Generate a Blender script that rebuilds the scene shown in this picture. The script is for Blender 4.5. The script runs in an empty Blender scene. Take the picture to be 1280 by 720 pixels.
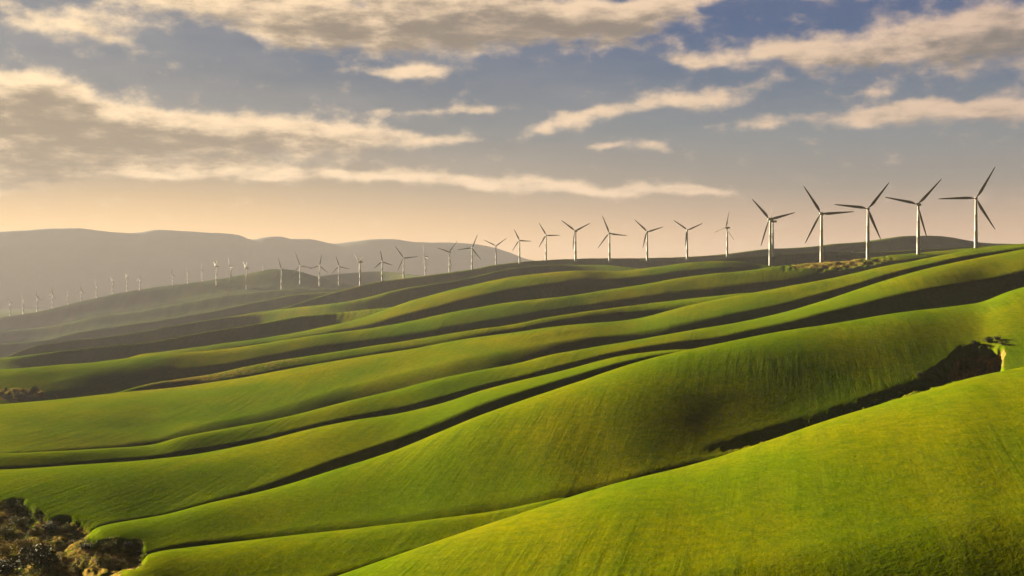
import bpy, bmesh, math, random
import numpy as np
F=1700.0; S=1.5
# name, polyline (px in 1280x720 photo)
R=[
('C0',[(-200,900),(0,850),(200,785),(300,758),(420,720),(520,685),(640,645),(762,606),(875,578),(960,551),(1035,525),(1110,502),(1160,487),(1210,472),(1280,457),(1400,432),(1600,400)]),
('C0b',[(-200,810),(0,770),(60,748),(110,729),(150,711),(175,697),(200,689),(240,684),(333,673),(450,660),(550,648),(611,640),(700,622)]),
('C1',[(-200,738),(-60,722),(0,710),(36,697),(66,684),(100,668),(130,657),(200,645),(250,632),(320,616),(420,586),(495,562),(545,542),(595,522),(640,506),(715,480),(790,455),(852,439),(890,431),(960,417),(1060,401),(1135,389),(1185,384),(1225,378),(1255,366),(1280,358),(1400,335),(1600,320)]),
('C2',[(-200,592),(0,587),(100,580),(175,574),(250,565),(320,552),(395,534),(445,525),(495,518),(545,507),(595,491),(640,479),(715,461),(765,448),(815,440),(855,436)]),
('C3',[(-200,568),(0,566),(125,561),(187,557),(225,547),(320,530),(370,519),(420,506),(495,489),(545,475),(612,461),(640,456),(690,444),(765,431),(852,415),(960,395),(1010,381),(1060,365),(1110,350),(1160,336),(1210,325),(1260,316),(1280,312),(1400,300),(1600,295)]),
('C4',[(-200,517),(0,505),(75,499),(150,491),(225,484),(320,470),(370,460),(445,447),(520,435),(570,425),(640,414),(715,405),(790,399),(840,387),(890,376),(960,363),(1010,354),(1060,344),(1110,332),(1160,322),(1210,312),(1260,307),(1280,305),(1400,297),(1600,290)]),
('C5',[(140,492),(200,476),(250,469),(320,456),(370,447),(445,436),(495,429),(570,416),(640,405),(715,392),(790,382),(840,376),(902,369),(935,366)]),
('C6',[(-200,470),(0,462),(75,456),(140,450),(200,443),(250,440),(320,431),(395,419),(470,409),(520,400),(570,389),(640,378),(740,366),(815,354),(865,346),(940,338),(1000,330),(1050,326),(1100,321),(1160,315),(1220,309),(1280,305)]),
('C7',[(200,440),(250,433),(320,424),(395,411),(440,401),(480,388),(520,374),(570,360),(620,349),(640,346),(690,339),(727,337),(765,339),(815,334),(865,328),(910,327),(960,333)]),
('C8',[(-200,455),(0,447),(100,437),(200,426),(250,416),(320,405),(370,396),(420,391),(470,386),(500,382)]),
('U',[(880,328),(905,323),(940,320),(980,317),(1030,314),(1080,315),(1130,313),(1180,310),(1222,307),(1280,305.5)]),
('C9',[(60,430),(87,426),(150,419),(200,410),(250,401),(320,391),(370,385),(420,379),(457,372),(495,362),(532,356),(570,350),(607,342),(640,335),(700,331),(760,332),(800,337)]),
('C10',[(340,389),(357,384),(395,372),(432,361.5),(470,352),(507,347),(532,344),(561,340),(590,336),(620,331),(640,328.5),(680,325.5),(740,323),(800,322.5),(850,321.5),(900,318),(960,311),(1010,309),(1035,306),(1060,304),(1097,300),(1135,295),(1172,295),(1210,301),(1222,303.5),(1260,305),(1400,300),(1600,300)]),
('C11',[(-200,437),(0,430),(50,426),(100,415),(150,407),(200,400),(250,392),(320,378),(370,368),(420,364)]),
('C12',[(-200,425),(0,414),(75,406),(125,394),(175,388),(225,379),(275,370),(320,365),(370,361),(420,360)]),
('C13',[(-200,420),(0,397),(50,389),(100,377),(150,366),(200,358),(250,352),(290,346),(320,340),(345,336),(370,338),(395,346),(420,352),(450,358)]),
('C14',[(365,356),(385,350),(400,345),(440,341),(475,339),(505,342),(530,346)]),
]
XS=np.arange(-700,1981,4.0)
def smooth(a,n):
    k=np.hanning(2*n+3); k/=k.sum()
    return np.convolve(np.pad(a,(n+1,n+1),mode='edge'),k,'valid')
def pchip(x,y,xi):
    x=np.asarray(x,float);y=np.asarray(y,float)
    h=np.diff(x);d=np.diff(y)/h
    m=np.zeros_like(y)
    m[0]=d[0];m[-1]=d[-1]
    w1=2*h[1:]+h[:-1];w2=h[1:]+2*h[:-1]
    ok=d[1:]*d[:-1]>0
    with np.errstate(divide='ignore',invalid='ignore'):
        mm=(w1+w2)/(w1/d[:-1]+w2/d[1:])
    m[1:-1]=np.where(ok,mm,0)
    j=np.clip(np.searchsorted(x,xi)-1,0,len(x)-2)
    t=np.clip((xi-x[j])/h[j],0,1)
    return y[j]*(2*t**3-3*t**2+1)+h[j]*m[j]*(t**3-2*t**2+t)+y[j+1]*(-2*t**3+3*t**2)+h[j]*m[j+1]*(t**3-t**2)
def build():
    Y=[];vis=np.full(XS.shape,1e9)
    for n,p in R:
        xs=[a for a,b in p];ys=[b for a,b in p]
        y=pchip(xs,ys,np.clip(XS,xs[0],xs[-1]))
        if vis[0]<1e8:
            lo=np.clip((xs[0]-XS)/80,0,1);hi=np.clip((XS-xs[-1])/80,0,1)
            w=lo+hi; w=w*w*(3-2*w)
            full=vis+5
            out=(XS<xs[0])|(XS>xs[-1])
            if xs[0]<=-200: out&=~(XS<xs[0])
            if xs[-1]>=1400: out&=~(XS>xs[-1])
            d=np.where(out,np.minimum(y-vis,vis*0+1e9),0)
            y=np.where(out,vis+ (y-vis)*(1-w)+6*w,y)
        y=smooth(y,2)
        Y.append(y);vis=np.minimum(vis,y)
    return Y

# ---------------------------------------------------------------- basics
rnd = random.Random(7)
C = bpy.context.scene.collection
def tag(o, label=None, cat=None, group=None, kind=None):
    if label: o['label'] = label
    if cat: o['category'] = cat
    if group: o['group'] = group
    if kind: o['kind'] = kind
    return o
def link_mesh(name, verts, faces, mat, parent=None, smooth=True):
    me = bpy.data.meshes.new(name)
    me.from_pydata([tuple(v) for v in verts], [], faces); me.update()
    if smooth:
        me.polygons.foreach_set('use_smooth', [True]*len(me.polygons))
    if mat: me.materials.append(mat)
    o = bpy.data.objects.new(name, me); C.objects.link(o)
    if parent: o.parent = parent
    return o

SUN_AZ = math.radians(-45)      # left of the view direction, beyond the hills
SUN_EL = math.radians(12.7)
EXPOSURE = 3.2

# ---------------------------------------------------------------- terrain heights
def vnoise(x, y, seed):
    xi = np.floor(x).astype(np.int64); yi = np.floor(y).astype(np.int64)
    xf = x-xi; yf = y-yi
    xf = xf*xf*(3-2*xf); yf = yf*yf*(3-2*yf)
    def h(a, b):
        n = (a*374761393 + b*668265263 + seed*974634777) & 0xffffffff
        n = ((n ^ (n >> 13))*1274126177) & 0xffffffff
        return ((n ^ (n >> 16)) & 0xffff)/65535.0
    return (h(xi,yi)*(1-xf)+h(xi+1,yi)*xf)*(1-yf)+(h(xi,yi+1)*(1-xf)+h(xi+1,yi+1)*xf)*yf-0.5
def fbm(x, y, seed, octv=4):
    a = 1.0; s = 0; t = 0
    for k in range(octv):
        s = s + a*vnoise(x*2**k, y*2**k, seed+k*13); t += a; a *= 0.5
    return s/t*2
def sst(a, b, x):
    t = np.clip((x-a)/(b-a), 0, 1); return t*t*(3-2*t)

YS = build()
def ladder():
    """distance and elevation tangent of every crest and valley, for every column"""
    s = [(y-360)/F for y in YS]
    t = np.interp(XS, [0,300,640,900,1280], [.06,.09,.15,.20,.22])
    t0 = t*1.5
    D = 100*S*(.2118+t0)/(np.minimum(s[0], .2118)+t0)
    D = np.where(s[0] > .2118, 100*S*.2118/s[0], D)
    Ls = [np.log(D)]; Qs = [-s[0]]
    BACK = dict(C0b=1.05, C1=1.12, C2=1.12, C3=1.13, C4=1.13, C5=1.15, C6=1.22, C7=1.2, C8=1.3, U=1.15, C9=1.35,
                C10=1.35, C11=1.3, C12=1.3, C13=1.25, C14=1.2)
    for i in range(1, len(R)):
        gap = np.maximum(s[i-1]-s[i], 0)
        m = .0016 + .22*gap
        m = m*np.interp(XS, [0, 250, 640, 1000], [.7, 1.2, 1.8, 2.1])
        if i >= 9: m = np.maximum(m, .0045)
        if R[i][0] == 'C3': m = m + .002*np.exp(-((XS-640)/350)**2)
        sv = np.maximum(s[i-1], s[i]) + m
        if i == 4: t = np.interp(XS, [0,300,640,900,1280], [.08,.12,.20,.25,.27])
        if i == 9: t = np.interp(XS, [0,500,900,1280], [.34,.36,.34,.34])
        if i == 6: t = np.interp(XS, [0,300,500,900,1280], [.12,.17,.24,.28,.28])
        rb = 1+(BACK[R[i][0]]-1)*(0.35+0.65*np.clip(gap*F/12, 0, 1))
        rf = (sv+t)/(s[i]+t)
        Dv = D*rb; D = Dv*rf
        Ls += [np.log(Dv), np.log(D)]; Qs += [-sv, -s[i]]
    Ls = [smooth(smooth(a, 24), 12) for a in Ls]
    Ls = np.array(Ls); names = [n for n, _ in R]
    # survey distances of the main ridges, rising steadily to the right
    TX0 = [0, 200, 450, 700, 960, 1280]
    AN = dict(C0=[104,122,146,172,196,228], C1=[186,224,272,316,362,425], C2=[300,328,368,400,428,480], C3=[355,395,455,500,555,640],
              C4=[600,655,680,680,725,830], C6=[870,940,990,1010,1040,1140], C7=[1040,1120,1230,1320,1370,1430],
              C10=[2100,2200,2280,2200,2200,2350], C12=[3700,3350,2950,2850,2880,3150], C13=[4350,4000,3450,3200,3300,3700])
    new = Ls.copy(); prev = None
    for n in names:
        if n not in AN: continue
        k = 2*names.index(n); tg = smooth(smooth(np.log(np.interp(XS, TX0, AN[n])), 20), 12)
        if prev is None: new[k] = tg
        else:
            a, ta = prev
            f = (Ls[a+1:k+1]-Ls[a])/(Ls[k]-Ls[a])
            new[a+1:k+1] = ta+f*(tg-ta)
        prev = (k, tg)
    new[k+1:] = prev[1]+(Ls[k+1:]-Ls[k])
    Ls = new
    Qs = [smooth(smooth(Qs[q], 14), 6) if q % 2 else smooth(Qs[q], 3) for q in range(len(Qs))]
    return np.array(Ls), np.array(Qs)
LS, QS = ladder()
PLAIN = -118.0
K8 = [n for n, _ in R].index('C8')-1; K4 = [n for n, _ in R].index('C4'); K10 = [n for n, _ in R].index('C10')
D_NEAR, D_PLAIN = 60.0, 9200.0

def column_knots(u):
    X = 640+F*u
    L = np.array([np.interp(X, XS, a) for a in LS]); Q = np.array([np.interp(X, XS, a) for a in QS])
    d0 = math.exp(L[0])
    L0 = [math.log(60.0), math.log(100.0)]; Q0 = [-34/60.0, min(-31.5/100.0, Q[0]-0.02)]
    de = max(math.exp(L[-1])*1.25, 7000.0)
    # shoulders: slopes stay gentle below each crest and steepen towards the valley floor
    Ln = [L[0]]; Qn = [Q[0]]
    wl, wq = .27, .38
    Ln = [L0[1]+(L[0]-L0[1])*.38, L[0]]; Qn = [Q0[1]+(Q[0]-Q0[1])*.60, Q[0]]
    for k in range(1, len(L), 2):
        hf = min(max((Q[k-1]-Q[k])/max(Q[k+1]-Q[k], 1e-5), 0.), .6)     # share of the slope hidden by the ridge in front
        wq = hf+(1-hf)*(.12+.38*float(sst(40, 820, X)))
        wq += .09*math.sin(X/150+k*1.9)*(1-hf)
        wl = wq*(.60+.10*math.sin(X/210+k*2.7))
        if k >= 2*K8: wl, wq = .62, .45
        if k < 4: wl, wq = .285, .375
        if k >= 2*K10-1: wl, wq = .62, .45+.35*float(sst(780, 1060, X))
        Ln += [L[k], L[k]+(L[k+1]-L[k])*wl, L[k+1]]; Qn += [Q[k], Q[k]+(Q[k+1]-Q[k])*wq, Q[k+1]]
    L = np.array(Ln); Q = np.array(Qn)
    return np.concatenate([L0, L, [math.log(de), math.log(de*1.5)]]), np.concatenate([Q0, Q, [PLAIN/de, PLAIN/(de*1.5)]])

def relief(u, D):
    """small real undulation, gullies and eroded banks added to the smooth hills (metres)"""
    x = u*D
    z = 0.45*fbm(x/75, D/75, 21, 2)*sst(140, 320, D)+0.22*fbm(x/34, D/34, 3, 4)*np.clip(D/260, .5, 4) + 0.9*fbm(x/210, D/150, 9, 2)*np.clip((D-320)/900, 0, 1)
    return z

def carve(X, Yp, D):
    """X, Yp photo-plan coordinates of a terrain point, D its distance: returns (dz, soil)"""
    dz = np.zeros_like(X); soil = np.zeros_like(X)
    n1 = fbm(X/22, D/7, 31, 4); n2 = fbm(X/9, D/3, 47, 4); n3 = fbm(X/60, D/14, 53, 3)
    # brushy gully, bottom left: bank line then rough ground below it
    line = np.interp(X, [-300,-40,0,30,45,70,100,130,150], [590,610,620,624,636,644,651,654,690]) + 5*n1
    inside = sst(-2, 11, Yp-line)*(1-sst(94, 128, X+10*n1))*sst(118, 150, D)*(1-sst(330, 380, D))
    keep = 1-sst(-14, 2, (X-66)*.45-(Yp-690)*.2-6+3*n1)*sst(-200, 0, X)   # spares the grassy tongue of the next hill
    right = sst(60, 75, X)
    inside = inside*(1-right*(1-sst(-3, 3, line+34-Yp))*1.0) if False else inside
    dz += inside*(-.9 + .55*n1 + .22*n2 + 1.2*n3); soil = np.maximum(soil, inside*np.clip(.62+.9*n2+.6*n1, .3, 1))
    # small cut under the tongue
    cut = sst(672, 679, Yp+3*n2-(X-80)*.03)*(1-sst(702+0*X, 716, Yp-(X-110)*-.02))*sst(66, 84, X)*(1-sst(168, 184, X+6*n1))*sst(125, 140, D)*(1-sst(215, 228, D))
    dz += cut*(-.9+.3*n2+.4*n1); soil = np.maximum(soil, cut*np.clip(.85+.6*n2, 0, 1))
    # bare orange dirt at its foot
    dirt = sst(88, 100, X+6*n1)*(1-sst(142, 165, X+5*n1))*sst(690, 700, Yp)*(1-sst(240, 260, D))
    dz += dirt*(-.3+.25*n2); soil = np.maximum(soil, dirt*1.0)
    # eroded gully on the right hill face
    top = np.interp(X, [1080,1150,1185,1200,1240,1256,1270], [486,470,450,434,431,436,440]) + 3*n2
    g = sst(-3, 13, Yp-top)*sst(1120, 1200, X+8*n1)*(1-sst(1249, 1256, X+4*n2))*sst(300, 325, D)*(1-sst(560, 640, D))
    dz += g*(-6.0+1.6*n2+1.2*n1); soil = np.maximum(soil, sst(.15, .5, g)*(1-sst(.995, 1.0, g))*.9)
    soil = np.maximum(soil, sst(1245, 1250, X+3*n2)*(1-sst(1254, 1259, X+4*n2))*sst(432, 440, Yp)*(1-sst(470, 480, Yp))*sst(300, 325, D)*(1-sst(560, 640, D)))
    # shallow rut leading down the valley from it
    rut = np.exp(-((Yp-np.interp(X, [880,960,1035,1110,1190], [568,545,522,495,470]))/7)**2)*sst(860, 960, X)*(1-sst(1190, 1220, X))*sst(230, 260, D)*(1-sst(560, 640, D))
    dz += rut*(-.7+.45*n2); soil = np.maximum(soil, rut*np.clip(.1+n2, 0, .5))
    # eroded brown patch below the turbines on the right
    pe = 1-np.clip(np.hypot((X-1040)/62, (Yp-329-(1040-X)*.05)/7.5)+.7*n2, 0, 1.6)
    p = sst(0, .3, pe)*(D > 850)*(D < 2000)
    dz += p*(-.8+1.3*n2); soil = np.maximum(soil, p)
    # brown patch at the left edge, brown slope behind the bright hill
    pe = 1-np.clip(np.hypot((X-22)/48, (Yp-492)/9)+.6*n2, 0, 1.6)
    p = sst(0, .3, pe)*(D > 540)*(D < 1100); soil = np.maximum(soil, p); dz += p*1.5*n2
    l5 = np.interp(X, [100,140,200,250,320,370,445,500], [497,491,476,469,456,447,436,428])
    p = sst(-6, 1, Yp-l5+2*n1)*(1-sst(9, 18, Yp-l5))*sst(130, 200, X)*(1-sst(330, 450, X+30*n1))*(D > 560)*(D < 860)
    soil = np.maximum(soil, p*np.clip(.52+.35*n3, 0, .62))
    pe = 1-np.clip(np.hypot((X-80)/60, (Yp-483)/6)+.35*n1, 0, 1.6)
    p = sst(0, .5, pe)*(D > 560)*(D < 1300); soil = np.maximum(soil, p*.25)
    return dz, soil

# grid
def make_rows():
    r = [math.log(60.0)]
    while math.exp(r[-1]) < 13800:
        D = math.exp(r[-1])
        st = .008 if D < 120 else (.0028 if D < 480 else (.0040 if D < 1800 else (.0026 if D < 5200 else .02)))
        r.append(r[-1]+st)
    return np.array(r)
ROWS = make_rows()
UC = np.concatenate([np.linspace(-1.2, -.62, 40)[:-1], np.linspace(-.62, -.40, 70)[:-1], np.linspace(-.40, .40, 980),
                     np.linspace(.40, .62, 70)[1:], np.linspace(.62, 1.2, 40)[1:]])
def terrain_arrays():
    nu, nr = len(UC), len(ROWS)
    Z = np.zeros((nu, nr)); SO = np.zeros((nu, nr))
    D = np.exp(ROWS)
    for i, u in enumerate(UC):
        L, Q = column_knots(u)
        Z[i] = pchip(L, Q, ROWS)*D
        Z[i][D > math.exp(L[-1])] = PLAIN
    U = UC[:, None]*np.ones((1, nr)); DD = np.ones((nu, 1))*D[None, :]
    X = 640+F*U; Yp = 360-F*Z/DD
    dz, so = carve(X, Yp, DD)
    Z = Z+relief(U, DD)+dz
    return U*DD, DD, Z, so
TX, TY, TZ, TSO = terrain_arrays()
def ground_at(u, D):
    fi = np.interp(u, UC, np.arange(len(UC))); fr = np.interp(math.log(D), ROWS, np.arange(len(ROWS)))
    i = min(int(fi), len(UC)-2); j = min(int(fr), len(ROWS)-2); a = fi-i; b = fr-j
    return (TZ[i,j]*(1-a)+TZ[i+1,j]*a)*(1-b)+(TZ[i,j+1]*(1-a)+TZ[i+1,j+1]*a)*b
def hit(X, Y, dmin=0, dmax=1e9):
    """first terrain point seen in direction (X, Y); Y may lie just above a crest, then the crest is taken"""
    u = (X-640)/F; i = int(round(np.interp(u, UC, np.arange(len(UC)))))
    D = np.exp(ROWS); q = TZ[i]/D; need = -(Y-360)/F
    ok = np.nonzero((q >= need) & (D > max(dmin, 100)) & (D < dmax))[0]
    if len(ok): j = ok[0]
    else:
        m = (D > max(dmin, 100)) & (D < dmax); j = np.nonzero(m)[0][0]+int(np.argmax(q[m]))
    return u, float(D[j])

def build_ground(mat):
    # rows continue behind the camera as gently rising ground
    back = [-400., -260., -160., -90., -40., 0., 25., 45.]
    nu = len(UC); nb = len(back)
    XX = np.concatenate([np.stack([UC*(60+(60-d)*.9) for d in back], 1), TX], 1)
    YY = np.concatenate([np.ones((nu, 1))*np.array(back)[None, :], TY], 1)
    z0 = TZ[:, :1]
    zb = np.array([-22., -24., -26., -28., -30., -32., -33., -33.6])
    ZZ = np.concatenate([zb[None, :]+0*z0, TZ], 1)
    SO = np.concatenate([np.zeros((nu, nb)), TSO], 1)
    nr = XX.shape[1]
    co = np.stack([XX, YY, ZZ], 2).reshape(-1, 3)
    ii, jj = np.meshgrid(np.arange(nu-1), np.arange(nr-1), indexing='ij')
    a = (ii*nr+jj).ravel()
    quads = np.stack([a, a+nr, a+nr+1, a+1], 1)
    me = bpy.data.meshes.new('ground')
    me.vertices.add(len(co)); me.vertices.foreach_set('co', co.ravel())
    me.loops.add(quads.size); me.loops.foreach_set('vertex_index', quads.ravel())
    me.polygons.add(len(quads)); me.polygons.foreach_set('loop_start', np.arange(0, quads.size, 4))
    me.polygons.foreach_set('use_smooth', np.ones(len(quads), bool))
    me.update(calc_edges=True)
    at = me.attributes.new('soil', 'FLOAT', 'POINT'); at.data.foreach_set('value', SO.ravel())
    me.materials.append(mat)
    o = bpy.data.objects.new('ground', me); C.objects.link(o)
    tag(o, 'rolling green hills in long parallel folds', None, None, 'structure')
    return o

# ---------------------------------------------------------------- node helpers
class NT:
    def __init__(s, tree): s.t = tree; s.n = tree.nodes; s.l = tree.links
    def node(s, typ, **kw):
        n = s.n.new(typ)
        for k, v in kw.items(): setattr(n, k, v)
        return n
    def put(s, inp, v):
        if isinstance(v, bpy.types.NodeSocket): s.l.new(v, inp)
        elif v is not None: inp.default_value = v
    def m(s, op, a, b=None, c=None, clamp=False):
        n = s.node('ShaderNodeMath', operation=op, use_clamp=clamp)
        s.put(n.inputs[0], a)
        if b is not None: s.put(n.inputs[1], b)
        if c is not None: s.put(n.inputs[2], c)
        return n.outputs[0]
    def ramp(s, f, pts, interp='LINEAR'):
        n = s.node('ShaderNodeValToRGB'); n.color_ramp.interpolation = interp
        e = n.color_ramp.elements
        while len(e) < len(pts): e.new(.5)
        for k, (p, c) in enumerate(pts):
            e[k].position = p; e[k].color = (*c, 1) if len(c) == 3 else c
        s.put(n.inputs[0], f); return n.outputs[0]
    def mr(s, v, a, b, c=0., d=1., typ='LINEAR'):
        n = s.node('ShaderNodeMapRange', interpolation_type=typ)
        s.put(n.inputs[0], v); n.inputs[1].default_value = a; n.inputs[2].default_value = b
        n.inputs[3].default_value = c; n.inputs[4].default_value = d
        return n.outputs[0]
    def mix(s, f, a, b, blend='MIX'):
        n = s.node('ShaderNodeMix', data_type='RGBA', blend_type=blend)
        s.put(n.inputs[0], f); s.put(n.inputs[6], a if isinstance(a, bpy.types.NodeSocket) else (*a, 1)); s.put(n.inputs[7], b if isinstance(b, bpy.types.NodeSocket) else (*b, 1))
        return n.outputs[2]
    def xyz(s, x, y, z):
        n = s.node('ShaderNodeCombineXYZ')
        for i, v in enumerate((x, y, z)): s.put(n.inputs[i], v)
        return n.outputs[0]
    def noise(s, vec, scale, detail=3., rough=.5, dist=0.):
        n = s.node('ShaderNodeTexNoise'); s.put(n.inputs['Vector'], vec)
        n.inputs['Scale'].default_value = scale; n.inputs['Detail'].default_value = detail
        n.inputs['Roughness'].default_value = rough; n.inputs['Distortion'].default_value = dist
        return n.outputs[0]
    def mapping(s, vec, scale=(1,1,1), rot=(0,0,0)):
        n = s.node('ShaderNodeMapping'); s.put(n.inputs[0], vec)
        n.inputs['Rotation'].default_value = rot; n.inputs['Scale'].default_value = scale
        return n.outputs[0]
def new_mat(name):
    m = bpy.data.materials.new(name); m.use_nodes = True
    nt = NT(m.node_tree); b = nt.n['Principled BSDF']
    b.inputs['Roughness'].default_value = .85
    b.inputs['Specular IOR Level'].default_value = .2
    return m, nt, b

def mat_grass():
    m, nt, b = new_mat('grass_and_soil')
    geo = nt.node('ShaderNodeNewGeometry'); pos = geo.outputs['Position']
    flat = nt.mapping(pos, (1, 1, .15))
    big = nt.noise(flat, .006, 3., .55)
    mid = nt.noise(nt.mapping(pos, (1, .55, .3), (0, 0, .5)), .035, 4., .6)
    fine = nt.noise(pos, .55, 5., .68)
    tuft = nt.noise(pos, 2.4, 3., .6)
    # drill rows and tyre marks, following the fall of the slopes
    turned = nt.mapping(pos, (1, 1, 1), (0, 0, math.radians(11)))
    rows = nt.noise(nt.mapping(turned, (.55, .035, .05)), 1.0, 4., .6, .25)
    rows2 = nt.noise(nt.mapping(turned, (.22, .012, .02)), 1.0, 2., .5, .3)
    rmask = nt.mr(nt.noise(flat, .014, 3., .5), .40, .58, .15, 1.)
    base = nt.ramp(nt.m('ADD', nt.m('MULTIPLY', big, .6), nt.m('MULTIPLY', mid, .4)),
                   [(.30, (.036, .072, .001)), (.46, (.062, .086, .001)), (.57, (.104, .100, .001)), (.68, (.130, .100, .0015))])
    dk = nt.mix(nt.mr(fine, .38, .66, 0, .55), base, (.022, .046, .002))
    dk = nt.mix(nt.m('MULTIPLY', nt.mr(rows, .46, .64, 0, .40), rmask), dk, (.016, .040, .002))
    dk = nt.mix(nt.mr(rows2, .56, .66, 0, .12), dk, (.10, .09, .006))
    dk = nt.mix(nt.mr(tuft, .5, .68, 0, .35), dk, (.12, .13, .005))
    # shade of the farthest hills put into the colour: grass darkened with distance
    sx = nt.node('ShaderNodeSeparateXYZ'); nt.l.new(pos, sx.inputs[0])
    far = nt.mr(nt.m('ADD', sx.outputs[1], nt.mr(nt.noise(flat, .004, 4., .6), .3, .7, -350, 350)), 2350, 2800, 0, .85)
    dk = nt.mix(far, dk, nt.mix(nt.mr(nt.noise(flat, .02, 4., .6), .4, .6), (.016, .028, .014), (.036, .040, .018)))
    at = nt.node('ShaderNodeAttribute', attribute_name='soil')
    sn = nt.noise(pos, .45, 5., .65)
    sf = nt.m('ADD', at.outputs['Fac'], nt.mr(sn, .3, .7, -.35, .35))
    sfac = nt.mr(sf, .38, .62)
    soil = nt.ramp(nt.noise(pos, .30, 5., .7), [(.30, (.055, .040, .012)), (.46, (.13, .088, .022)), (.58, (.21, .125, .028)), (.72, (.19, .150, .048))])
    soil = nt.mix(nt.mr(nt.noise(pos, .8, 4., .6), .42, .58, 0, .8), soil, (.065, .070, .006))
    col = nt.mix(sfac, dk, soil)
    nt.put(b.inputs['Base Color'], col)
    b.inputs['Roughness'].default_value = .9
    b.inputs['Specular IOR Level'].default_value = 0.
    hgt = nt.m('ADD', nt.m('ADD', nt.m('MULTIPLY', nt.m('MULTIPLY', rows, .55), rmask), nt.m('MULTIPLY', fine, .42)), nt.m('ADD', nt.m('MULTIPLY', tuft, .16), nt.m('MULTIPLY', rows2, -.15)))
    hgt = nt.m('ADD', hgt, nt.m('MULTIPLY', nt.m('MULTIPLY', sn, sfac), 1.6))
    bp = nt.node('ShaderNodeBump'); bp.inputs['Strength'].default_value = .55; bp.inputs['Distance'].default_value = .55
    nt.put(bp.inputs['Height'], hgt); nt.put(b.inputs['Normal'], bp.outputs[0])
    return m

def simple_mat(name, c1, c2, scale, rough=.6, spec=.3, bump=0.):
    m, nt, b = new_mat(name)
    tc = nt.node('ShaderNodeTexCoord')
    n = nt.noise(tc.outputs['Object'], scale, 4., .6)
    nt.put(b.inputs['Base Color'], nt.mix(nt.mr(n, .35, .65), c1, c2))
    b.inputs['Roughness'].default_value = rough; b.inputs['Specular IOR Level'].default_value = spec
    if bump:
        bp = nt.node('ShaderNodeBump'); bp.inputs['Strength'].default_value = bump; nt.put(bp.inputs['Height'], n); nt.put(b.inputs['Normal'], bp.outputs[0])
    return m

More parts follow.
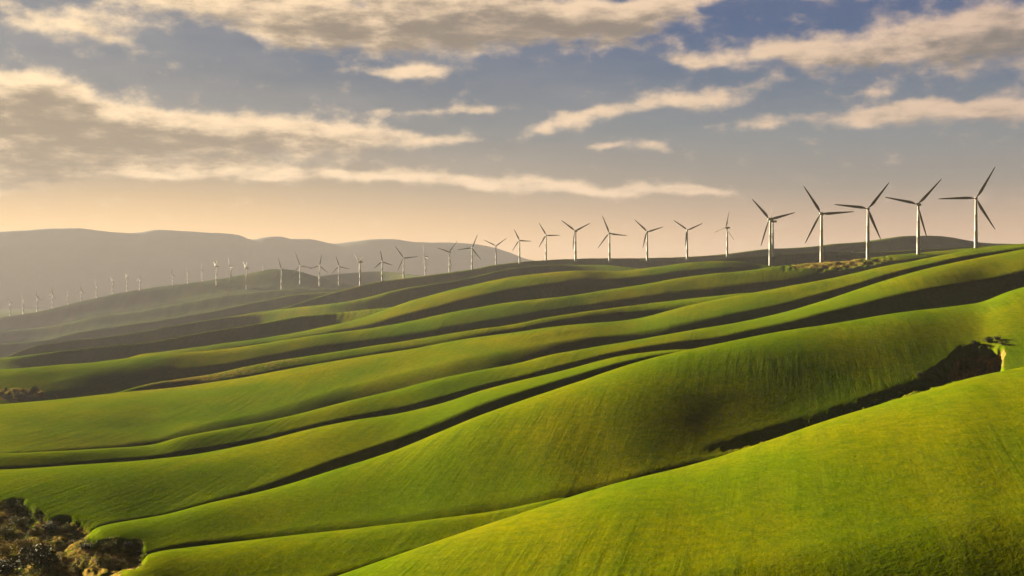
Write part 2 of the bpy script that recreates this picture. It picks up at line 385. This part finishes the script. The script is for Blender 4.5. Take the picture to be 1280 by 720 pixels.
# ---------------------------------------------------------------- world
def px2ang(X, Y):
    az = math.atan((X-640)/F); el = math.atan((360-Y)/F*math.cos(az)); return az*F, el*F    # in "F-units"
def build_world():
    w = bpy.data.worlds.new('World'); bpy.context.scene.world = w; w.use_nodes = True
    nt = NT(w.node_tree); nt.n.clear()
    out = nt.node('ShaderNodeOutputWorld'); bg = nt.node('ShaderNodeBackground'); bg.inputs[1].default_value = .1
    nt.l.new(bg.outputs[0], out.inputs[0])
    sky = nt.node('ShaderNodeTexSky', sky_type='NISHITA'); sky.sun_disc = False
    sky.sun_elevation = SUN_EL; sky.sun_rotation = SUN_AZ; sky.air_density = 1.0; sky.dust_density = 1.2; sky.ozone_density = 2.0
    tc = nt.node('ShaderNodeTexCoord'); sp = nt.node('ShaderNodeSeparateXYZ'); nt.l.new(tc.outputs['Generated'], sp.inputs[0])
    x, y, z = sp.outputs
    az = nt.m('MULTIPLY', nt.m('ARCTAN2', x, y), F); el = nt.m('MULTIPLY', nt.m('ARCSINE', z), F)
    # --- cloud density group
    g = bpy.data.node_groups.new('cloud_density', 'ShaderNodeTree')
    g.interface.new_socket('A', in_out='INPUT', socket_type='NodeSocketFloat'); g.interface.new_socket('E', in_out='INPUT', socket_type='NodeSocketFloat')
    g.interface.new_socket('Cover', in_out='OUTPUT', socket_type='NodeSocketFloat'); g.interface.new_socket('Thick', in_out='OUTPUT', socket_type='NodeSocketFloat')
    gt = NT(g); gi = gt.node('NodeGroupInput'); go = gt.node('NodeGroupOutput')
    A, E = gi.outputs[0], gi.outputs[1]
    P = gt.xyz(gt.m('MULTIPLY', A, .01), gt.m('MULTIPLY', E, .01), 0.)
    wn = gt.node('ShaderNodeTexNoise'); gt.put(wn.inputs['Vector'], gt.mapping(P, (.55, 1.3, 1))); wn.inputs['Scale'].default_value = 1.; wn.inputs['Detail'].default_value = 3.
    ws = gt.node('ShaderNodeSeparateColor'); gt.l.new(wn.outputs[1], ws.inputs[0])
    A2 = gt.m('ADD', A, gt.mr(ws.outputs[0], .25, .75, -42, 42)); E2 = gt.m('ADD', E, gt.mr(ws.outputs[1], .25, .75, -13, 13))
    F0 = None
    for (X, Y, rx, ry, rot, amp) in CLOUDS:
        ca, ce = px2ang(X, Y); cr, sr = math.cos(rot), math.sin(rot)
        dx = gt.m('SUBTRACT', A2, ca); dy = gt.m('SUBTRACT', E2, ce)
        uu = gt.m('MULTIPLY_ADD', dx, cr/rx, gt.m('MULTIPLY', dy, sr/rx))
        vv = gt.m('MULTIPLY_ADD', dy, cr/ry, gt.m('MULTIPLY', dx, -sr/ry))
        q = gt.m('MULTIPLY_ADD', uu, uu, gt.m('MULTIPLY', vv, vv))
        f = gt.m('MULTIPLY', gt.m('POWER', 2.718, gt.m('MULTIPLY', q, -1.1)), amp)
        F0 = f if F0 is None else gt.m('ADD', F0, f)
    nz = gt.noise(gt.mapping(P, (1.15, 1.9, 1)), 2.2, 9., .58)
    nz2 = gt.noise(gt.mapping(P, (.35, 1.6, 1), (0, 0, .06)), 1.0, 4., .55)
    # open sky away from the view carries ordinary scattered cloud
    away = gt.m('MULTIPLY', gt.mr(gt.m('ABSOLUTE', A), 720, 1100), gt.mr(nz2, .5, .62, 0, .7))
    high = gt.m('MULTIPLY', gt.mr(E, 420, 640), gt.mr(nz2, .42, .6, 0, .8))
    F0 = gt.m('ADD', F0, gt.m('MAXIMUM', away, high))
    d = gt.m('ADD', F0, gt.m('MULTIPLY', gt.m('SUBTRACT', nz, .5), 1.9))
    d = gt.m('ADD', d, gt.m('MULTIPLY', gt.m('SUBTRACT', nz2, .5), .5))
    gt.l.new(gt.mr(d, .12, 1.0, 0, 1, 'SMOOTHSTEP'), go.inputs[0]); gt.l.new(gt.m('MAXIMUM', d, 0.), go.inputs[1])
    def dens(a, e):
        n = nt.node('ShaderNodeGroup'); n.node_tree = g; nt.put(n.inputs[0], a); nt.put(n.inputs[1], e); return n.outputs[0], n.outputs[1]
    cov, th = dens(az, el)
    cov2, th2 = dens(nt.m('ADD', az, -14.), nt.m('ADD', el, 17.))
    # --- clear sky
    up = nt.mr(el, 0, 380); 
    lr = nt.mr(az, -700, 700)
    left = nt.ramp(up, [(0., (1.25, .68, .20)), (.19, (.95, .55, .20)), (.34, (.42, .29, .17)), (.52, (.155, .158, .165)), (.75, (.10, .135, .19)), (1., (.085, .12, .185))])
    right = nt.ramp(up, [(0., (.64, .35, .19)), (.17, (.53, .30, .185)), (.33, (.21, .185, .175)), (.50, (.135, .175, .22)), (.68, (.045, .105, .205)), (.82, (.004, .066, .205)), (1., (.003, .055, .20))])
    blue = nt.mix(nt.mr(nt.m('ADD', az, nt.m('MULTIPLY', el, .5)), -520, 560, 0, 1, 'SMOOTHSTEP'), left, right)
    hz = nt.noise(nt.mapping(nt.xyz(nt.m('MULTIPLY', az, .01), nt.m('MULTIPLY', el, .01), 0.), (.3, 1.2, 1)), 1., 4., .5)
    veil = nt.mix(nt.m('MULTIPLY', nt.m('MULTIPLY', nt.mr(hz, .42, .66, 0, .42), nt.mr(az, -250, 350, 1, .2)), nt.mr(el, 60, 160)), blue, (.36, .33, .31))
    nis = nt.mix(1., sky.outputs[0], (.16, .16, .16), 'MULTIPLY')
    clear = nt.mix(.05, nt.mix(1., veil, (SKYK, SKYK, SKYK), 'MULTIPLY'), nis)
    # --- cloud colour: lit rims, grey thick bellies; warmer towards the sun
    shade = nt.m('ADD', nt.m('MULTIPLY', nt.mr(th2, .25, 1.5), .8), nt.m('MULTIPLY', nt.mr(th, .5, 1.8), .2))
    tex = nt.noise(nt.mapping(nt.xyz(nt.m('MULTIPLY', az, .01), nt.m('MULTIPLY', el, .01), 0.), (.9, 3.2, 1)), 1.9, 7., .62)
    shade = nt.m('ADD', shade, nt.m('MULTIPLY', nt.m('SUBTRACT', tex, .5), 1.9))
    litL = nt.mix(lr, (1.25, .93, .56), (.68, .48, .36)); drkL = nt.mix(lr, (.32, .245, .17), (.19, .168, .158))
    ccol = nt.mix(nt.mr(shade, -.05, 1.1, 0, 1, 'SMOOTHSTEP'), litL, drkL)
    ccol = nt.mix(1., ccol, (SKYK, SKYK, SKYK), 'MULTIPLY')
    fin = nt.mix(nt.m('MULTIPLY', cov, .93), clear, ccol)
    dim = nt.m('MULTIPLY', nt.mr(el, 400, 850, 1, .10), nt.mr(nt.m('ABSOLUTE', nt.m('ADD', az, 350)), 1150, 2200, 1, .15))
    fin = nt.mix(1., fin, nt.xyz(dim, dim, dim), 'MULTIPLY')
    nt.l.new(fin, bg.inputs[0])
SKYK = 10/2**EXPOSURE*1.0
CLOUDS = [ # X, Y, rx, ry, rotation, amplitude
 (40,25,85,20,-.2,.75),(120,40,45,12,-.35,.6),
 (200,-4,80,24,0,.75),(270,10,70,16,-.1,.6),(140,20,60,16,-.2,.5),
 (370,25,65,24,-.15,.9),(480,24,120,30,0,1.1),(600,34,130,34,.05,1.25),(720,26,120,30,0,1.2),(810,12,60,22,.1,.9),(430,-25,200,30,0,.7),
 (1000,-8,220,7,0,.6),
 (860,70,50,10,.05,.75),(960,66,90,11,.08,.8),(1080,52,110,26,.10,1.0),(1230,42,110,32,.05,1.1),(1340,40,100,34,0,1.0),
 (505,87,62,9,0,.85),
 (20,128,100,28,-.15,1.15),(130,148,120,27,-.1,1.15),(260,163,120,24,-.05,1.1),(390,163,110,20,-.05,1.0),(470,165,70,10,-.1,.7),(60,178,160,20,0,.9),(-120,160,140,60,0,1.0),
 (150,212,200,17,-.02,1.15),(320,217,90,12,-.02,.8),(-60,208,120,18,0,.9),
 (500,135,50,9,.05,.6),(575,130,32,9,0,.75),(545,182,70,7,-.02,.6),
 (685,160,26,10,.3,.75),(735,142,38,12,.35,.8),(810,122,60,10,.1,.65),(905,115,75,14,.08,.8),(950,147,50,9,0,.75),
 (1065,117,32,9,0,.7),(1060,152,40,11,0,.65),(1130,142,60,16,.05,.9),(1230,138,80,18,.02,.95),(1330,135,80,22,0,.9),
 (828,181,28,7,0,.8),(750,177,30,5,0,.55),
 (480,218,90,7,-.02,.75),(610,227,140,10,-.03,.8),(760,236,130,8,-.06,.7),(860,240,70,7,0,.6),
]

# ---------------------------------------------------------------- far mountains
MOUNT = [(-900,300),(-400,283),(0,289),(50,286),(90,285),(125,288),(165,290),(200,286.5),(230,288),(260,290),(300,294),(315,299.5),(333,296),(349,294.5),(366,298),(383,298),(399,300.6),(415,304),(440,301.7),(466,298.4),(494,299),(520,302.4),(553,303),(590,304.5),(619,309.4),(640,316),(660,324),(760,338),(1000,345),(1500,350)]
def build_mountains(mat):
    nu, nr = 420, 60
    us = np.linspace(-.9, .55, nu); v = np.linspace(-1, 1, nr)
    Dc = 9000.
    ym = pchip([a for a, b in MOUNT], [b for a, b in MOUNT], 640+F*us)
    H = (360-ym)/F*Dc-PLAIN+9*fbm(us*38, us*0+3.3, 77, 4)
    U = us[:, None]+0*v[None, :]; V = 0*us[:, None]+v[None, :]
    # spurs running down to the plain
    Dd = Dc+V*np.where(V < 0, 900, 2600)
    prof = np.clip(1-np.abs(V)**1.15, 0, 1)
    spur = fbm(U*16+V*.6, V*2.2+5, 71, 5)
    hh = H[:, None]*(prof+.14*spur*np.abs(V)*(1-np.abs(V)**2)) 
    Z = PLAIN-6+hh+6
    Z = np.where(np.abs(V) > .995, PLAIN-5, Z)
    co = np.stack([U*Dd, Dd, Z], 2).reshape(-1, 3)
    ii, jj = np.meshgrid(np.arange(nu-1), np.arange(nr-1), indexing='ij'); a = (ii*nr+jj).ravel()
    q = np.stack([a, a+nr, a+nr+1, a+1], 1)
    o = link_mesh('mountains', co, q.tolist(), mat)
    tag(o, 'long hazy mountain ridge on the horizon', None, None, 'structure')

# ---------------------------------------------------------------- turbines
def ring_loft(rings, seg):
    """rings: list of (centre, ax, ay) ellipses -> verts, faces closed at the ends"""
    V = []; Fc = []
    for c, ax, ay in rings:
        for k in range(seg):
            t = 2*math.pi*k/seg
            V.append(tuple(c[i]+ax[i]*math.cos(t)+ay[i]*math.sin(t) for i in range(3)))
    for r in range(len(rings)-1):
        for k in range(seg):
            k2 = (k+1) % seg
            Fc.append((r*seg+k, r*seg+k2, (r+1)*seg+k2, (r+1)*seg+k))
    Fc.append(tuple(range(seg-1, -1, -1))); Fc.append(tuple((len(rings)-1)*seg+k for k in range(seg)))
    return V, Fc
HUB_H = 40.0; BL = 29.0
def turbine_meshes():
    M = {}
    rings = []
    for z, r in [(-2.5,1.62),(0.,1.62),(.25,1.62),(.26,1.5),(13,1.3),(13.05,1.36),(13.3,1.36),(13.35,1.29),(26,1.08),(26.05,1.13),(26.3,1.13),(26.35,1.07),(38.3,.86)]:
        rings.append(((0,0,z),(r,0,0),(0,r,0)))
    M['tower'] = ring_loft(rings, 24)
    # nacelle along -y (rotor side) .. +y
    rings = []
    for y, hw, hh in [(-1.7,.75,.8),(-1.4,1.15,1.15),(0,1.35,1.3),(2.5,1.35,1.3),(4.2,1.15,1.1),(4.6,.8,.8)]:
        rings.append(((0,y,0),(hw*1.05,0,0),(0,0,hh)))
    M['nacelle'] = ring_loft(rings, 12)
    rings = []
    for y, r in [(.9,1.0),(.4,1.15),(-.5,1.05),(-1.1,.75),(-1.5,.3)]:
        rings.append(((0,y,0),(0,0,r),(r,0,0)))
    M['hub'] = ring_loft(rings, 16)
    # blade along +x from hub, chord in the rotor plane (z) with twist
    rings = []
    for f, ch, th, tw in [(.02,.85,.85,0),(.07,.9,.75,.2),(.14,1.9,.55,.42),(.24,2.45,.42,.36),(.4,2.05,.33,.22),(.6,1.6,.24,.12),(.8,1.15,.16,.06),(.93,.8,.1,.02),(1.0,.3,.05,0)]:
        x = f*BL; c, s_ = math.cos(tw), math.sin(tw)
        off = -ch*.18 if f > .1 else 0
        rings.append(((x, 0.0, off), (0, -s_*ch/2, c*ch/2), (0, c*th/2, s_*th/2)))
    M['blade'] = ring_loft(rings, 10)
    return M
# base (x, y), hub (x, y), visible blade tips, extra
T = [
 ((1220,310),(1222.5,247),[(1243,208),(1175,246),(1243,283)]),
 ((1148,318),(1151,254.5),[(1178,224),(1108,244),(1160,294)]),
 ((1085,325),(1087,260),[(1114,229),(1045,256),(1101,298)]),
 ((1027,325),(1029.5,266),[(1009,232),(1069,267),(1013,300)]),
 ((963,328),(964,273),[(945,254),(996,271),(957,307)]),
 ((966,322),(967,276),[(970.5,250)]),
 ((909,322),(909.5,284),[(914,264),(923,301),(898,288)]),
 ((859,326),(859,287),[(840,279),(879,283)]),
 ((809,331),(810,289),[(791,276),(830,284),(802,311)]),
 ((762,328.5),(763,291),[(753,269.5),(786,295),(750,308.5)]),
 ((719.5,329),(721,288),[(703,275),(741,279)]),
 ((682.5,328),(682.5,293.5),[(670.5,277),(706,295.5),(676,306.5)]),
 ((649.5,330),(650.5,300),[(643,287),(667.5,301.5),(643,309)]),
 ((620,331),(619.5,307),[(604.5,299.5),(633,297.5)]),
 ((590,336),(590.3,309.5),[(596,288.5),(604.5,316.5),(571,303)]),
 ((562,340),(562.3,314.5),[(551,309),(577,296)]),
 ((532,343.5),(532.3,320.5),[(529,308),(537,324)]),
 ((504.6,347),(504.6,322),[(522.5,320.3)]),
 ((477.8,351.5),(477.7,326.5),[(477.5,316),(492,330)]),
 ((450.3,356),(450.3,327),[(446,319.5),(456.5,322)]),
 ((423.6,359),(423.6,332.5),[(423.6,323),(441,334.5)]),
 ((399.4,359),(399.4,331.6),[(398.6,321),(382,335.5)]),
 ((375,357),(375,331.6),[(396,335)]),
 ((352,357),(351.6,335.5),[(351,328),(362,338)]),
 ((328.7,342),(328.3,330.5),[(327.5,324)]),
 ((308.4,363),(308,334.7),[(307.5,326)]),
 ((288.7,361),(288.7,333.7),[(287,326),(293,337)]),
 ((270.8,359.5),(271.4,332.7),[(272.4,323)]),
 ((252.8,351),(253,338.7),[(252.6,328)]),
 ((234.6,353.5),(235.3,339.8),[(235.3,331)]),
 ((215.6,356),(216,343),[(215,335.5),(221,346)]),
 ((175,363),(176,347),[(180,352)]),
 ((159.2,363.8),(160,347.2),[(158,341)]),
 ((140.6,367),(140.6,352),[(139,345)]),
 ((120.6,370.5),(121.7,358),[(120,350)]),
 ((101.6,374),(101.8,362),[(97,366)]),
 ((84.6,378),(84.2,366),[(82,360)]),
 ((65.7,381),(65.7,367),[(64,360),(70,373)]),
 ((46.4,386),(46.4,370.5),[(44,363),(52,376)]),
 ((29.0,388.5),(29.2,375),[(29,368)]),
 ((12.4,392.5),(12.4,377.5),[(12,371),(15,380)]),
]
TL = [
 'tallest turbine, rightmost of the row, one blade level left, one raised right',
 'second turbine from the right, standing before the dark rounded hilltop',
 'third turbine from the right, at the right end of the bare brown patch',
 'fourth turbine from the right, one blade level to the right, above the bare brown patch',
 'turbine with a further rotor showing right behind it, fifth tower from the right',
 'far turbine hidden behind another tower, only one blade standing upright above it',
 'turbine seen nearly edge on with a faint upright blade, left of the doubled rotors',
 'turbine with two raised blades in a shallow Y, just left of the edge-on one',
 'turbine with two raised blades and a third hanging left of its tower',
 'mid-row turbine with one steep raised blade, one level right, one down left',
 'mid-row turbine whose two raised blades make a clear wide Y on a thick tower',
 'turbine left of the clear Y, blades up left, level right and short down left',
 'turbine at the left end of the level crest, right blade level and left ones short',
 'small turbine shaped as a Y just where the crest starts to fall to the left',
 'turbine near the right end of the mountains with one tall nearly upright blade',
 'thin turbine left of the one with the tall upright blade, arms in a V',
 'thin turbine with short drooping blades, right of the one with a level blade',
 'thin turbine with one long blade level to the right, before the mountains',
 'thin pole-like turbine with an upright blade, left of the one with the level blade',
 'thin turbine with a small V of blades, left of the one like a pole',
 'thin turbine like a cross, right of the hazy low mound',
 'thin dark turbine with a thick head, one blade falling left towards its neighbour',
 'thin turbine with one blade reaching right to the thick-headed neighbour',
 'thin turbine at the right end of the small hazy knoll, on its pale flat',
 'short turbine standing on top of the small hazy knoll',
 'rightmost of the three towers whose feet catch white light on the hazy slope',
 'middle of the three towers whose feet catch white light on the hazy slope',
 'leftmost of the three towers whose feet catch white light, its blade upright',
 'faint turbine on the hazy skyline just left of the white-footed towers',
 'faint turbine on the hazy skyline, second to the left of the white-footed towers',
 'faint turbine on the hazy skyline, right edge of the wide gap in the row',
 'faint turbine on the hazy skyline, left edge of the wide gap in the row',
 'faint turbine second to the left of the wide gap in the row',
 'faint turbine third to the left of the wide gap, one thin upright stroke',
 'faint turbine fourth to the left of the wide gap on the falling hazy slope',
 'faint turbine sixth from the left end of the row on the falling slope',
 'faint turbine fifth from the left end of the row on the falling hazy slope',
 'faint turbine fourth from the left end of the row on the falling hazy slope',
 'faint turbine third from the left end of the row on the falling hazy slope',
 'faint turbine second from the left end of the row at the picture edge',
 'faintest turbine at the very left end of the row beside the picture edge',
]
def fit_rotor(hub, tips, h):
    best = None
    for yi in range(-10, 11):
        psi = math.radians(yi*8); cp = math.cos(psi)
        for lr_ in (.56, .6, .64, .68, .72, .76):
            L = h*lr_
            for k in range(0, 120, 2):
                th = math.radians(k); e = 0
                pts = [(L*math.cos(th+j*2.0944)*cp, L*math.sin(th+j*2.0944)) for j in range(3)]
                free = set(range(3))
                for (tx, ty) in tips:
                    dx, dy = tx-hub[0], hub[1]-ty
                    j = min(free, key=lambda q: (pts[q][0]-dx)**2+(pts[q][1]-dy)**2)
                    e += (pts[j][0]-dx)**2+(pts[j][1]-dy)**2; free.discard(j)
                e += .15*abs(yi*8)/80*len(tips) + (abs(lr_-.7)*h)**2*.3
                if len(tips) < 3:       # unseen blades should hide along the tower
                    for j in free: e += .5*abs(pts[j][0]) + max(0, pts[j][1])*.4
                if best is None or e < best[0]: best = (e, psi, lr_, th)
    return best[1:]
def build_turbines():
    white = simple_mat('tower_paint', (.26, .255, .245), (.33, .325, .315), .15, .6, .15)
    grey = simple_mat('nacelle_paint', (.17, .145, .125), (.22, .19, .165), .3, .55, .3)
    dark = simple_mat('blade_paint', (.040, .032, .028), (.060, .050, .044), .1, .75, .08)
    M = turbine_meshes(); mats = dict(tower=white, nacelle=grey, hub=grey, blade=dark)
    me = {}
    for k, (v, f) in M.items():
        m = bpy.data.meshes.new(k); m.from_pydata(v, [], f); m.update()
        m.polygons.foreach_set('use_smooth', [len(p.vertices) == 4 for p in m.polygons])
        m.materials.append(mats[k]); me[k] = m
    rep = []
    for i, (b, h, tips) in enumerate(T):
        dmin = {5:1250}.get(i, 850)
        dmax = 1500 if i < 5 else (2600 if i < 13 else (2450 if i < 20 else (3600 if i < 24 else 4950)))
        u, D = hit(b[0], b[1], dmin, dmax)
        hp = b[1]-h[1]
        z = float(ground_at(u, D))
        sc = hp*D/F/HUB_H
        # base seen height versus ground: stand on the ground, keep the hub where it is
        hubz = -(h[1]-360)/F*D
        sc = (hubz-z)/HUB_H
        psi, lr_, th = fit_rotor(h, tips, hp)
        rep.append((i, round(D), round(z, 1), round(sc, 2), round(math.degrees(psi)), lr_, round(math.degrees(th))))
        root = bpy.data.objects.new('wind_turbine', None); C.objects.link(root)
        root.location = (u*D, D, z); root.scale = (sc,)*3
        root.empty_display_size = 1
        tag(root, TL[i], 'wind turbine', 'wind turbines in one long row along the hill crests')
        def ch(name, par, **kw):
            o = bpy.data.objects.new(name, me[name]); C.objects.link(o); o.parent = par
            for k, v in kw.items(): setattr(o, k, v)
            return o
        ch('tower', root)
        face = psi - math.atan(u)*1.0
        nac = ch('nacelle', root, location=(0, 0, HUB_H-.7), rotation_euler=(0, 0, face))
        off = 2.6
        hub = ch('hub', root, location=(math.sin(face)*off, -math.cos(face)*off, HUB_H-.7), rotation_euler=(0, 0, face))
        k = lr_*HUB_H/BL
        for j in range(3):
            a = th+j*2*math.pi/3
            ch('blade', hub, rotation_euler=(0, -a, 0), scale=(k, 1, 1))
    print('TURB', rep)

# ---------------------------------------------------------------- shrubs and rocks
def shrub_meshes():
    out = []
    for s in range(3):
        r = random.Random(100+s); V = []; Fc = []
        lobes = [(r.uniform(-.55,.55), r.uniform(-.55,.55), r.uniform(.25,.75), r.uniform(.28,.5)) for _ in range(9)]
        for k in range(2600):
            lx, ly, lz, lr_ = r.choice(lobes)
            th = r.uniform(0, 6.283); ph = math.acos(r.uniform(-1, 1)); q = lr_*r.uniform(.5, 1.08)
            c = (lx+q*math.sin(ph)*math.cos(th), ly+q*math.sin(ph)*math.sin(th), max(.02, lz+q*math.cos(ph)*.8))
            sz = r.uniform(.03, .06)
            a = [r.uniform(-1,1) for _ in range(3)]; b = [r.uniform(-1,1) for _ in range(3)]
            n = len(V)
            V += [tuple(c[i]-a[i]*sz for i in range(3)), tuple(c[i]+b[i]*sz for i in range(3)), tuple(c[i]+a[i]*sz for i in range(3)), tuple(c[i]-b[i]*sz*.6 for i in range(3))]
            Fc.append((n, n+1, n+2, n+3))
        W = []; Wf = []
        for (lx, ly, lz, lr_) in lobes[:6]:
            rings = []
            for f in (0, .35, .7, 1):
                rr = .05*(1-f)+.012
                rings.append(((lx*f*(.5+.5*f), ly*f*(.5+.5*f), lz*f-.12*(f == 0)), (rr,0,0), (0,rr,0)))
            v, f_ = ring_loft(rings, 6); n = len(W); W += v; Wf += [tuple(i+n for i in q) for q in f_]
        out.append((V, Fc, W, Wf))
    return out
SHRUBS = [ # X, Y, size m, dmin, mesh, material, label
 (50,708,7.0,150,0,0,'large dark round shrub at the bottom left edge of the gully'),
 (10,718,5.6,150,1,0,'dark shrub in the bottom left corner of the picture'),
 (26,655,4.4,150,2,1,'olive shrub below the grass bank on the left, topmost of the gully brush'),
 (6,670,4.4,150,0,1,'olive shrub touching the left picture edge halfway down the gully'),
 (60,662,3.6,150,1,0,'small dark shrub in the hollow right of the topmost olive one'),
 (32,686,4.6,150,2,2,'russet shrub just above the large dark round one'),
 (4,694,4.2,150,1,2,'russet shrub at the left picture edge above the corner shrub'),
 (84,664,2.8,150,0,1,'low olive shrub at the upper right end of the gully brush'),
 (108,686,2.6,140,1,0,'left dark bush in the cut under the grassy tongue'),
 (137,687,2.8,140,2,1,'middle bush in the cut under the grassy tongue'),
 (160,687,2.2,140,0,0,'right dark bush at the end of the cut under the grassy tongue'),
 (134,705,2.0,140,0,1,'green bush at the right side of the bare orange dirt'),
 (168,702,1.5,140,1,2,'small brown bush where the orange dirt meets the bright grass'),
 (22,700,2.6,150,2,1,'bright olive bush between the corner shrub and the large dark round one'),
 (40,668,2.4,150,0,2,'golden brown bush in the middle of the gully, between the olive and dark shrubs'),
 (72,684,2.4,150,1,1,'olive bush at the tip of the grassy tongue'),
 (1236,428,3.4,330,2,0,'dark bush on the upper rim of the eroded gully on the right'),
 (1247,425,2.4,330,1,0,'smaller dark bush right of the rim bush above the eroded gully'),
 (1217,430,2.2,330,0,0,'small dark bush at the upper left rim of the eroded gully'),
 (1252,452,2.2,330,1,1,'bush on the pale right bank of the eroded gully'),
 (1150,470,2.0,300,1,0,'low bush in the shaded lower end of the eroded gully'),
 (1028,322,7,900,0,0,'left dark bush on the bare brown patch under the turbines'),
 (1048,320,8,900,1,0,'tallest dark bush in the middle of the bare brown patch'),
 (1066,322,6,900,2,0,'right dark bush on the bare brown patch, beside the third tower from the right'),
 (9,500,7,600,2,0,'dark bush at the left picture edge behind the bright hill'),
 (24,497,8,600,1,0,'tallest dark bush behind the bright hill at the left edge'),
 (38,499,5,600,0,0,'small dark bush right of the tallest one behind the bright hill'),
]
def build_plants():
    leaf = [simple_mat('dark_leaves', (.022, .026, .006), (.055, .055, .012), 3., .8, .1),
            simple_mat('olive_leaves', (.10, .105, .010), (.17, .15, .018), 3., .8, .1),
            simple_mat('russet_leaves', (.17, .13, .016), (.25, .20, .03), 3., .8, .1)]
    bark = simple_mat('bark', (.05, .035, .02), (.09, .07, .045), 6., .9, .1, .4)
    ms = []
    for (V, Fc, W, Wf) in shrub_meshes():
        a = bpy.data.meshes.new('foliage'); a.from_pydata(V, [], Fc); a.update()
        b = bpy.data.meshes.new('stem'); b.from_pydata(W, [], Wf); b.update(); b.materials.append(bark)
        ms.append((a, b))
    cache = {}
    for (X, Y, size, dmin, mi, ma, label) in SHRUBS:
        u, D = hit(X, Y, dmin); z = float(ground_at(u, D))
        r = bpy.data.objects.new('shrub', None); C.objects.link(r); r.location = (u*D, D, z-.03*size)
        r.rotation_euler = (0, 0, rnd.uniform(0, 6.28)); r.scale = (size/2*rnd.uniform(.9, 1.15), size/2, size/2*rnd.uniform(.75, 1.0))
        tag(r, label, 'shrub', 'scattered shrubs in the gullies and on bare ground')
        if (mi, ma) not in cache:
            a = ms[mi][0].copy(); a.materials.append(leaf[ma]); cache[(mi, ma)] = a
        f = bpy.data.objects.new('foliage', cache[(mi, ma)]); C.objects.link(f); f.parent = r
        s = bpy.data.objects.new('stem', ms[mi][1]); C.objects.link(s); s.parent = r
    # low scrub that nobody could count, over the rough gully ground
    V = []; Fc = []; r = random.Random(5)
    n = 0
    while n < 4200:
        X = r.uniform(-120, 185); Y = r.uniform(622, 760)
        if X > 95 and not (676 < Y < 712): continue
        if 64 < X <= 95 and Y < 690 and r.random() < .5: continue
        u = (X-640)/F; uu, D = hit(X, Y, 130)
        fi = int(round(np.interp(u, UC, np.arange(len(UC))))); fj = int(round(np.interp(math.log(D), ROWS, np.arange(len(ROWS)))))
        if TSO[fi, fj] < .25: n += .2; continue
        n += 1
        D += r.uniform(-2, 2); x = u*D+r.uniform(-.6, .6); z = float(ground_at(x/D, D)); rad = r.uniform(.2, .6)
        for k in range(26):
            a = [r.uniform(-1,1) for _ in range(3)]; b = [r.uniform(-1,1) for _ in range(3)]
            th = r.uniform(0, 6.28); q = rad*math.sqrt(r.random()); c = (x+q*math.cos(th), D+q*math.sin(th), z+r.uniform(0, rad*.8)); sz = r.uniform(.05, .1)
            m = len(V)
            V += [tuple(c[i]-a[i]*sz for i in range(3)), tuple(c[i]+b[i]*sz for i in range(3)), tuple(c[i]+a[i]*sz for i in range(3))]
            Fc.append((m, m+1, m+2))
    m, nt, b = new_mat('scrub_leaves')
    geo = nt.node('ShaderNodeNewGeometry')
    nt.put(b.inputs['Base Color'], nt.ramp(nt.noise(geo.outputs['Position'], .35, 4., .7), [(.35, (.06, .055, .008)), (.46, (.17, .155, .012)), (.58, (.25, .18, .02)), (.7, (.24, .13, .024))]))
    o = link_mesh('scrub', V, Fc, m, None, False)
    tag(o, 'low brown and olive scrub covering the rough gully at the bottom left', 'scrub', None, 'stuff')

# ---------------------------------------------------------------- assemble
build_world()
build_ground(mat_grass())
mm = simple_mat('mountain_scrub', (.05, .045, .035), (.07, .06, .045), .004, .95, .05)
build_mountains(mm)
build_turbines()
build_plants()

# air
hm = bpy.data.materials.new('haze'); hm.use_nodes = True
hn = hm.node_tree; hn.nodes.clear()
ho = hn.nodes.new('ShaderNodeOutputMaterial'); hv = hn.nodes.new('ShaderNodeVolumePrincipled')
hv.inputs['Color'].default_value = (.225, .218, .245, 1); hv.inputs['Density'].default_value = 5.4e-5; hv.inputs['Anisotropy'].default_value = .15
hn.links.new(hv.outputs[0], ho.inputs['Volume'])
x0, x1, y0, y1, z0, z1 = -17500, 17500, -420, 14200, PLAIN-12, 420
vs = [(x, y, z) for x in (x0, x1) for y in (y0, y1) for z in (z0, z1)]
hz = link_mesh('haze', vs, [(0,1,3,2),(4,6,7,5),(0,4,5,1),(2,3,7,6),(0,2,6,4),(1,5,7,3)], hm, None, False)
tag(hz, 'warm pale haze over the distant hills', None, None, 'stuff')

sun = bpy.data.lights.new('sun', 'SUN'); sun.energy = 5.0; sun.angle = math.radians(.6); sun.color = (1.0, .85, .56)
so = bpy.data.objects.new('sun', sun); C.objects.link(so)
d = (math.sin(SUN_AZ)*math.cos(SUN_EL), math.cos(SUN_AZ)*math.cos(SUN_EL), math.sin(SUN_EL))
from mathutils import Vector
so.rotation_euler = Vector(d).to_track_quat('Z', 'Y').to_euler(); so.location = (-300, 200, 200)

cam = bpy.data.cameras.new('camera'); co = bpy.data.objects.new('camera', cam); C.objects.link(co)
co.location = (0, 0, 0); co.rotation_euler = (math.radians(90), 0, 0)
cam.sensor_width = 36; cam.lens = 36*F/1280; cam.clip_start = 1; cam.clip_end = 40000
sc = bpy.context.scene; sc.camera = co
sc.view_settings.view_transform = 'Standard'; sc.view_settings.look = 'None'; sc.view_settings.gamma = 1
sc.view_settings.exposure = EXPOSURE; sc.view_settings.use_curve_mapping = False
sc.render.engine = 'CYCLES'; sc.cycles.use_denoising = True
